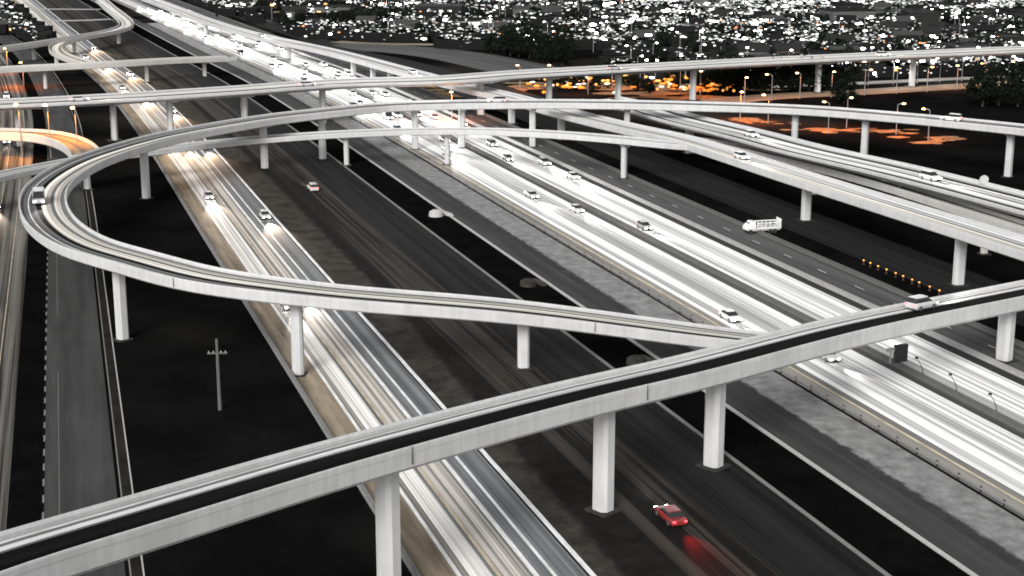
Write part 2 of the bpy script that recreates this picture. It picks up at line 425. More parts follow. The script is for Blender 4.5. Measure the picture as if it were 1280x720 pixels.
# guard rail with posts along the gravel
gr = empty('guard_rail', (0, 0, 0)); tag(gr, 'steel guard rail on posts between pale gravel and yellow edge line', 'guard rail')
mb = MB(); sweep(mb, BASE, [(-.03, .45), (-.06, .53), (-.03, .6), (-.06, .68), (-.03, .75), (.03, .75), (.03, .45)], 0, 60, 700); mb.build('rail', M['steel'], gr)
d = 92
for k in range(90):
    q, t, n = BASE.pos(d, .1)
    mb = MB(); a = math.atan2(t.y, t.x); mb.box((q.x, q.y, .42), (.14, .1, .9), 0, a); mb.box((q.x, q.y, .66), (.3, .22, .22), 0, a)
    mb.build('post', M['darksteel'], gr)
    d += 4.0 if d < 260 else 6.5

# ------------------------------------------------------------------ flyovers
FLY = {}
def flyover(name, label, ctrl, W, strips, piers=(), girder=1.55, par=.65, pw=1.5, concrete_mat='conc', joints=(), step=3.0, cap=True, ground_z=0.0, pd=None, pier_list=None):
    """ctrl = parapet-top points; W = outer width. Parts: girder, deck, parapets, piers (> pier_cap), joints"""
    path = Path(ctrl, step, 3); FLY[name+label] = path
    c = path.p[len(path.p)//2]
    root = empty(name, (0, 0, 0)); tag(root, label, 'flyover')
    cm = M[concrete_mat]; h = W/2
    zt = -par                                            # road surface
    mb = MB()
    sweep(mb, path, [(-h+.06, zt-.03), (h-.06, zt-.03), (h-.06, zt-.28), (h*.80, zt-girder), (-h*.80, zt-girder), (-h+.06, zt-.28)] if W > 9 else
          [(-h+.03, zt-.03), (h-.03, zt-.03), (h-.06, zt-girder*.82), (h-.3, zt-girder), (-h+.3, zt-girder), (-h+.06, zt-girder*.82)])
    mb.build('girder', cm, root)
    for sgn in (-1, 1):
        mb = MB(); a, b = h*sgn, (h-.34)*sgn; cc = (h-.20)*sgn; e = (h-.03)*sgn
        pr = [(a, zt-.05), (a, -.12), (e, 0), (cc, 0), (b, zt+.3), (b, zt-.02)]
        sweep(mb, path, pr if sgn > 0 else pr[::-1]); mb.build('parapet', cm, root)
    mb = MB(); mats = []
    x = -h+.34; tot = W-.68; acc = 0.0
    S = sum(w for w, k in strips)
    for w, k in strips:
        if M[k] not in mats: mats.append(M[k])
        strip(mb, path, x+tot*acc/S, x+tot*(acc+w)/S, zt, mats.index(M[k])); acc += w
    mb.build('deck', mats, root)
    zs = [path.at_u(*u) if isinstance(u, tuple) else u for u in piers]
    for d in zs:
        q, t, n = path.pos(d)
        top = q.z-par-girder+.04; base = ground_z-.3
        if top < 1.2: continue
        a = math.atan2(n.y, n.x); b = pw/2; ch = pw*.2; depth = (pd or pw*.72)/2
        prof = [(-b+ch, -depth), (b-ch, -depth), (b, -depth+ch), (b, depth-ch), (b-ch, depth), (-b+ch, depth), (-b, depth-ch), (-b, -depth+ch)]
        mb = MB(); vs = []; hc = min(1.1, (top-base)*.2)
        for z, k in ((base, 1.0), (top-hc, 1.0), (top-hc*.35, 1.0 if not cap else 1.0), (top, 1.0)):
            for px, py in prof:
                px *= k; vs.append((q.x+px*math.cos(a)-py*math.sin(a), q.y+px*math.sin(a)+py*math.cos(a), z))
        fs = [(r*8+k, r*8+(k+1) % 8, (r+1)*8+(k+1) % 8, (r+1)*8+k) for r in range(3) for k in range(8)]
        fs += [tuple(range(7, -1, -1)), tuple(24+k for k in range(8))]
        mb.mesh(vs, fs); po = mb.build('pier', cm, root)
        mb = MB(); fa = math.atan2(n.y, n.x)
        mb.box((q.x, q.y, ground_z+.07), (pw*1.5, pw*1.4, .2), 0, fa, .94); mb.build('footing', M['footing'], po)
        if cap:
            mb = MB(); cw = pw*1.32 if name == 'flyover' and W == 6.1 else max(pw*1.35, W*.62 if W < 9 else W*.74)
            vs = []
            for z, k in ((top-.75, (pw*1.06)/cw), (top-.32, 1.0), (top-.005, 1.0)):
                for px, py in ((-cw/2*k, -depth*1.1), (cw/2*k, -depth*1.1), (cw/2*k, depth*1.1), (-cw/2*k, depth*1.1)):
                    vs.append((q.x+px*math.cos(a)-py*math.sin(a), q.y+px*math.sin(a)+py*math.cos(a), z))
            mb.mesh(vs, [(r*4+k, r*4+(k+1) % 4, (r+1)*4+(k+1) % 4, (r+1)*4+k) for r in range(2) for k in range(4)]+[(3, 2, 1, 0), (8, 9, 10, 11)])
            mb.build('pier_cap', cm, po)
    for u in joints:
        d = path.at_u(*u)
        for sgn in (-1, 1):
            q, t, n = path.pos(d, sgn*(h+.004)); mb = MB()
            mb.box((q.x, q.y, q.z-(par+girder*.7)/2), (.10, .10, par+girder*.62), 0, math.atan2(t.y, t.x))
            mb.build('expansion_joint', M['concdark'], root)
    KEEP.append((path, -h, h))
    return root, path
def pts(rows):                       # (u, v, z) rows measured on the photograph -> world
    return [(*at(u, v, z), z) for u, v, z in rows]

# 1 front flyover
z1 = lambda u: 2.3+13.5-(u-478)/(1270-478)*6.1
F1c = [(-58, 57, 19.6)]+pts([(u, v, z1(u)) for u, v in ((-60, 708), (0, 688), (200, 629.5), (427, 563), (735, 483), (853, 456.5), (1066, 402.5), (1280, 359.5), (1420, 331))])
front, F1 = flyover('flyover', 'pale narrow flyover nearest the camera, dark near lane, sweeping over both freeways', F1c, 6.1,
    [(.35, 'deck'), (.15, 'whiteline'), (.5, 'deckgrey'), (.15, 'whiteline'), (.4, 'deck'), (.13, 'whiteline'), (.3, 'deckgrey'), (3.4, 'deckdark')],  # white and pale stripes on the far side are light trails in colour
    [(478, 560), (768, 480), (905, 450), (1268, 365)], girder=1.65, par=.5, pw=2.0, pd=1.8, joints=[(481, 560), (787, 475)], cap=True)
# 2 loop ramp
def z2(u): return 12.8 if u < 300 else 12.8-(u-300)*.0122 if u < 641 else 8.65-(u-640)*.0190
F2c = pts([(1500, 187, 12), (1280, 158, 11.8), (1086, 139.5, 11.8), (993, 133, 11.7), (853, 128.5, 11.7), (710, 126, 11.7), (560, 127, 11.8), (477, 130, 11.8), (427, 135, 11.9), (350, 143.5, 12), (283, 154, 12.1),
    (213, 167, 12.2), (157, 182, 12.3), (110, 198, 12.4), (76, 216, 12.6), (58, 232, 12.7), (53, 247, 12.8), (56, 263, 12.8), (70, 281, 12.8), (107, 303, 12.8), (167, 320, 12.8), (253, 342.5, 12.8), (347, 355.5, z2(347)), (427, 364.5, z2(427)),
    (640, 382, z2(640)), (853, 409.5, z2(853)), (915, 417, 3.3), (960, 422, 2.0), (1000, 427, 1.0)])
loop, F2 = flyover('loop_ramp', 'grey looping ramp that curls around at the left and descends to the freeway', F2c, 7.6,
    [(.6, 'deckgrey'), (.8, 'deckwarm'), (.5, 'deckgrey'), (1.2, 'deckwarm'), (.7, 'deckdark'), (.9, 'deckgrey'), (.14, 'whiteline'), (.9, 'deckgrey')],
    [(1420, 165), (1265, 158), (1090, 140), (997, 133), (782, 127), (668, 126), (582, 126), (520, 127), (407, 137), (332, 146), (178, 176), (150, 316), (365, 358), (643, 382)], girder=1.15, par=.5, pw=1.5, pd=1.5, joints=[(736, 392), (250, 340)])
# 3 wide flyover across the back
F3c = pts([(-120, 130, 11.5), (0, 127.5, 11.5), (140, 120.5, 11.5), (300, 110.5, 11.5), (427, 101.5, 11.5), (560, 97.5, 11.5), (640, 91.5, 11.5), (853, 80, 11.5), (1000, 72.5, 11.5), (1280, 60, 11.0), (1450, 53, 10.5)])
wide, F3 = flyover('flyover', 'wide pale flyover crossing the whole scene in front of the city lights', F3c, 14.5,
    [(.8, 'deckgrey'), (2.4, 'deckwarm'), (.16, 'whiteline'), (2.0, 'deck'), (1.2, 'deckdark'), (2.6, 'deckwarm'), (.8, 'deckgrey')],
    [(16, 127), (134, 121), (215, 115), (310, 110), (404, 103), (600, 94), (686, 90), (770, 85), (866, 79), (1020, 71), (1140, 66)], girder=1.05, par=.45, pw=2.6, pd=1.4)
# 4 thin connector under the loop
F4c = pts([(-90, 240, 7.0), (0, 217, 7.0), (60, 205, 7.0), (110, 196, 7.0), (200, 184.5, 7.1), (300, 173.5, 7.4), (427, 164.5, 8.0), (560, 160.5, 8.6), (668, 163.5, 9.1), (777, 171.5, 9.3), (825, 177, 8.75), (868, 180.5, 7.9)])
thin, F4 = flyover('flyover', 'thin single lane connector passing beneath the loop ramp', F4c, 5.0,
    [(.5, 'deckgrey'), (1.1, 'deck'), (.4, 'deckgrey'), (1.1, 'deckwarm'), (.5, 'deckgrey')], [(105, 197), (440, 164), (560, 160), (777, 171)], girder=.85, par=.4, pw=1.6)
# 5 long viaduct from far left to the right
F5c = pts([(110, -30, 7), (200, 3, 7), (300, 37.5, 7), (427, 66, 7.2), (560, 101, 7.6), (640, 120, 7.8), (710, 139, 8.0), (780, 156, 8.2), (853, 172, 8.4), (1000, 218, 8.6), (1280, 304, 10.6), (1420, 348, 11.5)])
via, F5 = flyover('viaduct', 'long straight pale viaduct running from the horizon past the dark roadside truck', F5c, 7.6,
    [(.5, 'deck'), (.16, 'whiteline'), (1.3, 'deck'), (.4, 'deckgrey'), (1.3, 'deckwarm'), (.16, 'whiteline'), (.6, 'deck')], [(258, 25), (360, 52), (443, 70), (467, 76), (487, 82), (640, 120), (700, 136), (1006, 220), (1207, 282)], girder=1.1, par=.45, pw=1.9)
# 6 twin-lane flyover at the right
F6c = pts([(752, 122, 7.6), (800, 132, 8.0), (853, 147, 8.4), (930, 165, 8.8), (1000, 183.5, 9.2), (1130, 213, 9.6), (1280, 251, 9.8), (1420, 289, 10.0)])
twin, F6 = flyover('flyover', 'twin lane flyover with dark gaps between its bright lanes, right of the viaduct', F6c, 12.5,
    [(1.3, 'deck'), (.14, 'whiteline'), (.8, 'deckgrey'), (.8, 'deckdark'), (2.2, 'fw2'), (.6, 'deckgrey'), (2.2, 'deck'), (.8, 'deckdark'), (1.2, 'deck')], [(860, 149), (1125, 212), (1330, 262)], girder=1.05, par=.45, pw=2.0)
# 7 slim ramp between them
F7c = pts([(830, 168, 5.5), (880, 174, 6.0), (940, 185, 6.4), (1015, 202, 6.8), (1067, 215, 7.0), (1130, 233, 7.2), (1280, 280, 7.6), (1420, 322, 8)])
slim, F7 = flyover('ramp', 'slim brownish ramp squeezed between the viaduct and the twin lane flyover', F7c, 4.2,
    [(.5, 'deckgrey'), (1.0, 'deckwarm'), (.5, 'deckgrey'), (.9, 'deckdark')], [(1016, 202), (1230, 264)], girder=.9, par=.7, pw=1.3, concrete_mat='concwarm')
# 8-11 small ramps at the far left
F8c = pts([(-60, 67, 7), (0, 59, 7), (60, 50.5, 7), (110, 42.5, 7), (140, 37, 7), (155, 32, 7), (158, 27, 7), (151, 19, 7), (138, 9, 7), (126, -2, 6.5)])
fl8, F8 = flyover('ramp', 'thin pale ramp with a hairpin bend near the far freeway', F8c, 6.5, [(.5, 'deckgrey'), (1.2, 'fw2'), (1.2, 'deckwarm'), (.5, 'deckgrey')], [(40, 53), (90, 46), (147, 36)], girder=1.0, par=.8, concrete_mat='concwarm')
F9c = pts([(-60, 88, 8), (0, 84, 8), (70, 80.5, 8), (140, 77, 8), (210, 73, 7.5), (290, 70, 6.5)])
fl9, F9 = flyover('flyover', 'orange tinted slender flyover joining the far freeway from the left', F9c, 6.5, [(.5, 'tan'), (1.2, 'deckwarm'), (.3, 'tan'), (1.2, 'deckwarm'), (.5, 'tan')], [(60, 81), (180, 75), (258, 72)], girder=1.0, par=.8, concrete_mat='concwarm')
F10c = pts([(92, 47, 6.6), (75, 52, 6.6), (69, 58, 6.8), (74, 65, 7), (88, 71, 7), (107, 76.5, 7.2)])
fl10, F10 = flyover('ramp', 'short curved brown ramp linking the hairpin ramp with the orange flyover', F10c, 5, [(.5, 'tan'), (1.2, 'deckwarm'), (.5, 'tan')], [(70, 60)], girder=.9, par=.7, concrete_mat='concwarm')
F11c = pts([(-70, 161, 6), (-30, 162, 6), (0, 162.5, 6), (35, 163, 6), (62, 166, 6), (82, 171, 5.8), (97, 178, 5.4), (107, 188, 5)])
fl11, F11 = flyover('ramp', 'orange lit curved ramp crossing the left road', F11c, 7, [(.5, 'tan'), (1.3, 'tan'), (.7, 'deckgrey'), (1.1, 'tan'), (.4, 'tan')], [(-25, 162)], girder=1.4, par=.8, concrete_mat='concwarm')

# far streets on the ground behind the interchange
STZ = [0]
def street(name, rows, w, mat):
    STZ[0] += 1; z = .01+.006*STZ[0]
    p = Path([(*at(u, v, 0), 0) for u, v in rows], 8.0)
    mb = MB(); strip(mb, p, -w/2, w/2, z); tag(mb.build(name, M[mat]), kind='structure'); KEEP.append((p, -w/2, w/2)); return p
ST = [street('street', [(890, 128), (960, 121), (1060, 116), (1180, 109), (1300, 102)], 13, 'tan'),
      street('street', [(960, 108), (1100, 103), (1190, 98.5), (1320, 95)], 8, 'g2lane'),
      street('street', [(600, 48), (760, 48), (900, 46), (1100, 43), (1300, 40)], 10, 'g2lane'),
      street('street', [(420, 11), (560, 12), (640, 13), (760, 12)], 13, 'g2pale'),
      street('street', [(300, 17), (420, 12)], 12, 'tan'),
      street('street', [(420, 52), (470, 55), (560, 56), (600, 60)], 9, 'tan'),
      street('street', [(410, 58), (480, 60), (560, 68), (660, 88)], 30, 'greystrip'),
      street('street', [(-30, 12), (60, 11.5), (125, 12)], 9, 'g2lane'),
      street('street', [(55, 26), (100, 26), (140, 24)], 9, 'g2lane'),
      street('street', [(320, 46), (420, 63), (520, 84), (640, 120), (760, 160), (860, 178)], 16, 'darkroad')]

# ------------------------------------------------------------------ vehicles
def loft(mb, rows, m=0, closed_ends=True):
    n = len(rows[0]); vs = [p for r in rows for p in r]; fs = []
    for a in range(len(rows)-1):
        for k in range(n):
            fs.append((a*n+k, a*n+(k+1) % n, (a+1)*n+(k+1) % n, (a+1)*n+k))
    if closed_ends:
        fs.append(tuple(range(n-1, -1, -1))); fs.append(tuple((len(rows)-1)*n+k for k in range(n)))
    mb.mesh(vs, fs, m)
def section(x, w, z0, z1, tum=.9):
    """rounded body cross-section at x: half width w, from sill z0 to top z1"""
    zb = z0+(z1-z0)*.6
    return [(x, -w*.92, z0), (x, -w, z0+(z1-z0)*.25), (x, -w, zb), (x, -w*tum, z1), (x, w*tum, z1), (x, w, zb), (x, w, z0+(z1-z0)*.25), (x, w*.92, z0)]
def make_car(kind):
    root = empty('car' if kind != 'van' else 'van', (0, 0, -500))
    L, W, wb = {'saloon': (4.7, .90, 1.38), 'suv': (4.7, .95, 1.38), 'hatchback': (4.1, .87, 1.25), 'van': (5.6, 1.0, 1.7)}[kind]
    h = L/2
    bz = {'saloon': .92, 'suv': 1.05, 'hatchback': .95, 'van': 1.15}[kind]; rz = {'saloon': 1.42, 'suv': 1.72, 'hatchback': 1.48, 'van': 2.2}[kind]
    hood = {'saloon': .95, 'suv': .98, 'hatchback': .8, 'van': .5}[kind]; boot = {'saloon': .75, 'suv': .15, 'hatchback': .15, 'van': .06}[kind]
    mb = MB()
    loft(mb, [section(-h, W*.80, .42, bz*.84), section(-h+.12, W*.93, .28, bz*.97), section(-h+boot+.2, W, .22, bz), section(0, W, .22, bz), section(h-hood-.35, W, .22, bz), section(h-hood*.45, W*.97, .24, bz*.86), section(h-.1, W*.9, .3, bz*.74), section(h, W*.76, .42, bz*.62)])
    body = mb.build('body', M['car'], root)
    mb = MB(); xf, xr = h-hood-.2, -h+boot
    loft(mb, [section(xr, W*.90, bz-.06, bz+.02, .96), section(xr+(.45 if kind == 'saloon' else .22), W*.86, bz-.04, rz-.06, .82), section(xf-.85, W*.86, bz-.04, rz-.06, .82), section(xf, W*.9, bz-.06, bz+.02, .96)])
    mb.build('windows', M['glass'], root)
    mb = MB(); a0, a1 = xr+(.55 if kind == 'saloon' else .28), xf-.95
    loft(mb, [[(x, -w, rz-.075), (x, -w*.93, rz-.02), (x, 0, rz+.015), (x, w*.93, rz-.02), (x, w, rz-.075)] for x, w in ((a0-.14, W*.66), (a0, W*.73), (a1, W*.73), (a1+.14, W*.66))])
    mb.build('roof', M['car'], root)
    if kind == 'van':
        mb = MB(); loft(mb, [section(x, W*.985, bz-.05, rz-.03, .88) for x in (-h+.05, xf-1.5)]); mb.build('cargo_box', M['car'], root)
    for sx in (-1, 1):
        for sy in (-1, 1):
            mb = MB(); mb.tube([(sx*wb, sy*(W-.20), .33), (sx*wb, sy*(W+.015), .33)], .33, 16); o = mb.build('wheel', M['tyre'], root)
            mb = MB(); mb.tube([(sx*wb, sy*(W-.02), .33), (sx*wb, sy*(W+.03), .33)], .2, 10); mb.build('rim', M['rim'], o)
    for sy in (-1, 1):
        mb = MB(); mb.box((h-.07, sy*W*.62, bz*.62), (.16, .36, .15)); mb.build('headlight', M['head'], root)
        mb = MB(); mb.box((-h+.05, sy*W*.66, bz*.78), (.14, .3, .15)); mb.build('tail_light', M['tail'], root)
    mb = MB(); mb.box((h-.02, 0, .38), (.1, W*1.1, .16)); mb.build('bumper', M['darksteel'], root)
    return root
PROTO = {k: make_car(k) for k in ('saloon', 'suv', 'hatchback', 'van')}
TREES = {k: tree_of(o) for k, o in PROTO.items()}
USED = set()
COLOURS = {'white': (.72, .72, .71), 'silver': (.48, .48, .48), 'pale grey': (.36, .36, .37), 'dark grey': (.07, .07, .075), 'black': (.015, .015, .016), 'dark red': (.20, .02, .02)}
ORD = ['first', 'second', 'third', 'fourth', 'fifth', 'sixth', 'seventh', 'eighth', 'ninth', 'tenth', 'eleventh', 'twelfth', 'thirteenth', 'fourteenth', 'fifteenth', 'sixteenth', 'seventeenth', 'eighteenth', 'nineteenth', 'twentieth']
BEAM = {}
def beam(root, power, warm=.0):
    key = (power, warm)
    if key not in BEAM:
        l = bpy.data.lights.new('headlight_beam', 'SPOT'); l.energy = power; l.spot_size = R(32); l.spot_blend = 1.0
        l.color = (1, 1-.13*warm-.02, 1-.23*warm-.04); l.shadow_soft_size = .25; BEAM[key] = l
    o = bpy.data.objects.new('headlight_beam', BEAM[key]); COL.objects.link(o); o.parent = root
    o.location = (2.55, 0, .85); o.rotation_euler = (0, R(-90+2.6), 0)     # lamp looks along -Z: turn it to +X, dipped
    return o
def place_car(path, d, off, z, facing, kind, colour, label, group, power=9000, warm=0.0):
    q, t, n = path.pos(d, off, z)
    q2, _, _ = path.pos(d+2, off, z)
    a = math.atan2(t.y, t.x)+(0 if facing > 0 else math.pi)
    p = PROTO[kind]
    if kind not in USED: USED.add(kind); o = p
    else: o = copy_tree(p, TREES[kind])
    o.location = q; pitch = -math.atan2((q2.z-q.z), max(.1, (q2-q).length))*facing
    o.rotation_euler = (0, pitch, a)
    tag(o, label, 'van' if kind == 'van' else 'car', group)
    for c in o.children:
        if c.name.split('.')[0] in ('body', 'roof', 'cargo_box'): c.color = (*COLOURS[colour], 1)
    if warm < 0: warm = .5 if q.y < 260 else 1.5 if q.y < 340 else 2.6
    if power == -1: power = 12000 if q.y < 260 else 26000 if q.y < 420 else 40000
    if power is None: power = 9000 if q.y < 300 else 24000 if q.y < 420 else 60000
    beam(o, power, warm)
    return o
def pick(): return random.choices(['saloon', 'suv', 'hatchback', 'van'], [5, 3, 3, .5])[0]
def pickc(): return random.choices(list(COLOURS), [6, 5, 3, .5, .2, 0])[0]
def lane_cars(path, ds, off, z, facing, where, group, **kw):
    for k, d in enumerate(ds):
        kd, co = pick(), pickc()
        place_car(path, d, off, z, facing, kd, co, f'{co} {kd}, {ORD[k]} car up {where}', group, **kw)
def spaced(d0, d1, gap, growth=1.0):
    out = []; d = d0
    while d < d1:
        out.append(d+random.uniform(-.22, .22)*gap); d += gap*random.uniform(.85, 1.2)
    return out[:20]
FG = 'cars on the wide freeway'
LANES = [(5.75, 'the lane nearest the yellow line'), (9.3, 'the second lane from the yellow line'), (12.9, 'the lane left of the median barrier'),
         (19.2, 'the lane right of the median barrier'), (22.3, 'the middle lane of the right carriageway'), (25.5, 'the outermost right freeway lane')]
for k, (off, where) in enumerate(LANES):
    lane_cars(BASE, spaced((210, 150, 300, 265, 178, 330)[k], 345, 170)+spaced(350+k*13 % 31, 960, 58)[:12], off, .012, -1, where, FG, power=None)
for k, (off, where) in enumerate(((-55.6, 'the pale left lane of the left freeway'), (-52.3, 'the middle lane of the left freeway'), (-47.7, 'the right lane of the left freeway'))):
    lane_cars(BASE, spaced(215+k*37, 720, 105), off, .012, -1, where, 'cars on the left freeway', power=-1, warm=-1)
rx, ry = at(838, 650)
rd, ro = BASE.near(rx, ry)
place_car(BASE, rd, ro, .012, 1, 'saloon', 'dark red', 'dark red saloon with lit red tail lamps on the dark carriageway', 'cars on the dark carriageway', 3000)
rl = bpy.data.lights.new('tail_glow', 'SPOT'); rl.energy = 1900; rl.color = (1, .02, .03); rl.spot_size = R(44); rl.spot_blend = 1; rl.shadow_soft_size = .3
ro_ = [o for o in bpy.data.objects if o.get('label', '').startswith('dark red saloon')][0]
rb = bpy.data.objects.new('tail_glow', rl); COL.objects.link(rb); rb.parent = ro_; rb.location = (-2.5, 0, .9); rb.rotation_euler = (0, R(90-8), 0)
lane_cars(BASE, [330, 430], -33.0, .012, 1, 'the dark carriageway beyond the loop ramp', 'cars on the dark carriageway', power=9000, warm=1)
lane_cars(LEFT, [215, 262, 330, 420, 520], -10, .012, -1, 'the streaked left road, inner lane', 'cars on the left road', power=14000, warm=1.5)
lane_cars(LEFT, [190, 290, 385, 470], -15, .012, -1, 'the streaked left road, outer lane', 'cars on the left road', power=14000, warm=1.5)
for nm, path, par, off, ds, fc, where in (
        ('front flyover', F1, .5, -1.0, [(1165, 380)], 1, 'the nearest flyover'),
        ('loop ramp', F2, .5, 0.6, [(1180, 150), (620, 126), (54, 250)], 1, 'the looping ramp'),
        ('wide flyover', F3, .45, 2.5, [(90, 123), (380, 105), (760, 85), (1100, 68)], 1, 'the wide back flyover'),
        ('viaduct', F5, .45, .8, [(330, 45), (520, 92), (930, 196)], 1, 'the long viaduct'),
        ('twin flyover', F6, .45, .6, [(940, 168), (1160, 222)], 1, 'the twin lane flyover')):
    lane_cars(path, [path.at_u(*u) for u in ds], off, -par+.01, fc, where, 'cars on the '+nm, power=12000, warm=.4)

# ------------------------------------------------------------------ roadside things
def placed(name, label, cat, x, y, rz=0.0, group=None, z=0.0):
    o = empty(name, (x, y, z), rz); tag(o, label, cat, group); return o
# parked work truck
tx, ty = at(950, 291)
t = placed('work_truck', 'white crate bed work truck parked on dark ground beside the barrier', 'truck', tx, ty, R(180+14))
mb = MB(); mb.box((-.4, 0, .72), (6.4, 1.9, .22)); mb.build('chassis', M['grime'], t)
mb = MB(); loft(mb, [section(1.3, 1.0, .85, 2.35, .9), section(2.2, 1.0, .85, 2.4, .85), section(2.75, 1.0, .85, 1.75, .9), section(3.15, .92, .8, 1.45, .9)]); cab = mb.build('cab', M['white'], t)
mb = MB(); mb.box((2.52, 0, 1.98), (.1, 1.5, .45)); mb.build('windscreen', M['glass'], cab)
mb = MB(); mb.box((-1.2, 0, .93), (4.9, 2.1, .16)); bed = mb.build('bed', M['grime'], t)
for sy in (-1, 1):
    mb = MB(); mb.box((-1.2, sy*1.03, 2.1), (4.6, .08, .2)); mb.box((-1.2, sy*1.03, 1.1), (4.6, .08, .25))
    for k in range(6): mb.box((-3.4+k*.88, sy*1.03, 1.55), (.12, .09, 1.1))
    mb.build('side_rack', M['white'], bed)
mb = MB(); mb.box((-3.72, 0, 1.75), (.14, 2.1, 1.9)); mb.build('tailboard', M['white'], t)
mb = MB(); mb.box((-.3, .1, 1.45), (1.6, 1.4, .8), top=.8); mb.box((-2.0, -.2, 1.3), (1.1, 1.2, .5)); mb.build('cargo', M['grime'], t)
for sx in (-2.6, -1.7, 2.3):
    for sy in (-1, 1):
        mb = MB(); mb.tube([(sx, sy*.72, .45), (sx, sy*.98, .45)], .45, 16); mb.build('wheel', M['tyre'], t)
# drain headwalls by the white kerb
def headwall(u, v, mat, label, s=1.0):
    x, y = at(u, v)
    t = placed('drain_headwall', label, 'drain', x, y, R(108), 'drain headwalls by the kerb')
    mb = MB(); mb.tube([(0, 0, .0), (0, 0, .9*s), (0, 0, 1.25*s)], [1.5*s, 1.35*s, .7*s], 12); mb.build('drum', M[mat], t)
    mb = MB(); mb.box((1.0*s, -2.3*s, .25), (4.6*s, 1.1*s, .5), 0, .25, .7); mb.build('apron', M[mat], t)
headwall(545, 270, 'kerb', 'pale rubble drain drum with apron beside white kerb')
headwall(660, 357, 'dirt', 'dim grey drain drum close to the loop ramp', .9)
headwall(795, 455, 'dirt', 'grey drain drum tucked behind the nearest flyover', .9)
# utility pole
x, y = at(275, 512)
t = placed('utility_pole', 'lone dark utility pole with crossarm on black ground', 'utility pole', x, y, R(6))
mb = MB(); mb.tube([(0, 0, -.2), (0, 0, 9)], [.24, .16], 10); mb.build('pole', M['concdark'], t)
mb = MB(); mb.box((0, 0, 7.2), (2.4, .16, .18)); arm = mb.build('crossarm', M['concdark'], t)
for sx in (-1, -.45, .45, 1):
    mb = MB(); mb.tube([(sx, 0, 7.28), (sx, 0, 7.5)], [.07, .04], 8); mb.build('insulator', M['grime'], arm)
# median marker posts and sign on the median
for u, v, lean, lab in ((1155, 475, -.5, 'leaning thin marker post on the median, nearest the dark sign'), (1194, 497, -.5, 'leaning thin marker post on the median, between two others'), (1249, 522, -.6, 'leaning marker post with dark head, farthest from the sign')):
    x, y = at(u, v); d, _ = BASE.near(x, y); q, tt, n = BASE.pos(d, 16.35, .83)
    t = placed('marker_post', lab, 'marker post', q.x, q.y, 0, 'leaning marker posts on the median', .83)
    mb = MB(); mb.tube([(0, 0, 0), (-.25, 0, 1.0), (-.9, 0, 2.1)], [.06, .05, .04], 6); mb.build('post', M['darksteel'], t)
    mb = MB(); mb.box((-.98, 0, 2.2), (.4, .22, .26)); mb.build('head', M['darksteel'], t)
q, tt, n = BASE.pos(BASE.near(*at(1110, 462))[0], 16.35, .84)
t = placed('sign_board', 'dark sign cabinet standing on the median beneath the nearest flyover', 'sign', q.x, q.y, R(20), None, .84)
mb = MB(); mb.box((0, 0, 1.3), (1.9, .5, 2.4)); mb.build('cabinet', M['darksteel'], t)
mb = MB(); mb.box((-1.6, 0, 1.9), (1.2, .2, .5)); mb.tube([(-1.6, 0, 0), (-1.6, 0, 1.7)], .08, 8); mb.build('side_sign', M['concmid'], t)
# amber beacons on barrels by the dark road
x0, y0 = at(1080, 331); x1, y1 = at(1172, 368)
for k in range(10):
    f = (k+random.uniform(-.25, .25))/9.0
    t = placed('traffic_barrel', f'{ORD[k]} small amber lit barrel in the roadside row, counted from the truck', 'traffic barrel', x0+(x1-x0)*f, y0+(y1-y0)*f, random.random()*6, 'amber barrels in a row'); t.scale = (.75, .75, .7)
    mb = MB(); mb.tube([(0, 0, 0), (0, 0, .08), (0, 0, .1), (0, 0, .95)], [.34, .34, .25, .2], 12); mb.build('barrel', plain('barrel_orange', (.035, .014, .005)) if k == 0 else bpy.data.materials['barrel_orange'], t)
    mb = MB(); mb.tube([(0, 0, .95), (0, 0, 1.0), (0, 0, 1.25)], [.1, .24, .16], 10); mb.build('lamp', M['amber'], t)
# round sign and pale shrubs near the viaduct
x, y = at(1237, 300)
# (stands in the dark gap between viaduct and slim ramp)
t = placed('road_sign', 'round pale road sign on a post between viaduct and slim ramp', 'sign', x, y+6, 0)
mb = MB(); mb.tube([(0, 0, -.1), (0, 0, 9.6)], .12, 8); mb.build('post', M['steel'], t)
mb = MB(); mb.tube([(0, -.10, 10.2), (0, -.04, 10.2)], .85, 20); mb.build('disc', M['grime'], t)

# ------------------------------------------------------------------ trees
def make_crown(rad, hgt, z0, n, leaf):
    mb = MB(); clumps = []
    for k in range(int(16+rad*3)):
        a = random.uniform(0, 6.283); f = random.random()**.5; zz = random.random()
        rr = rad*f*math.sin(math.pi*(.16+.74*zz))**.7
        clumps.append(Vector((rr*math.cos(a), rr*math.sin(a), z0+hgt*zz)))
    for k in range(n):
        c = random.choice(clumps); r = rad*.34
        d = Vector((random.gauss(0, 1), random.gauss(0, 1), random.gauss(0, 1))).normalized()*r*random.uniform(.55, 1.05)
        p = c+d; nrm = (d+Vector((random.gauss(0, .5), random.gauss(0, .5), random.gauss(0, .5)))).normalized()
        t = nrm.orthogonal().normalized(); t.rotate(Matrix.Rotation(random.uniform(0, 6.28), 3, nrm)); b = nrm.cross(t); s = leaf*random.uniform(.6, 1.3)
        mb.face([p-t*s, p-b*s*.55, p+t*s, p+b*s*.55])
    return mb
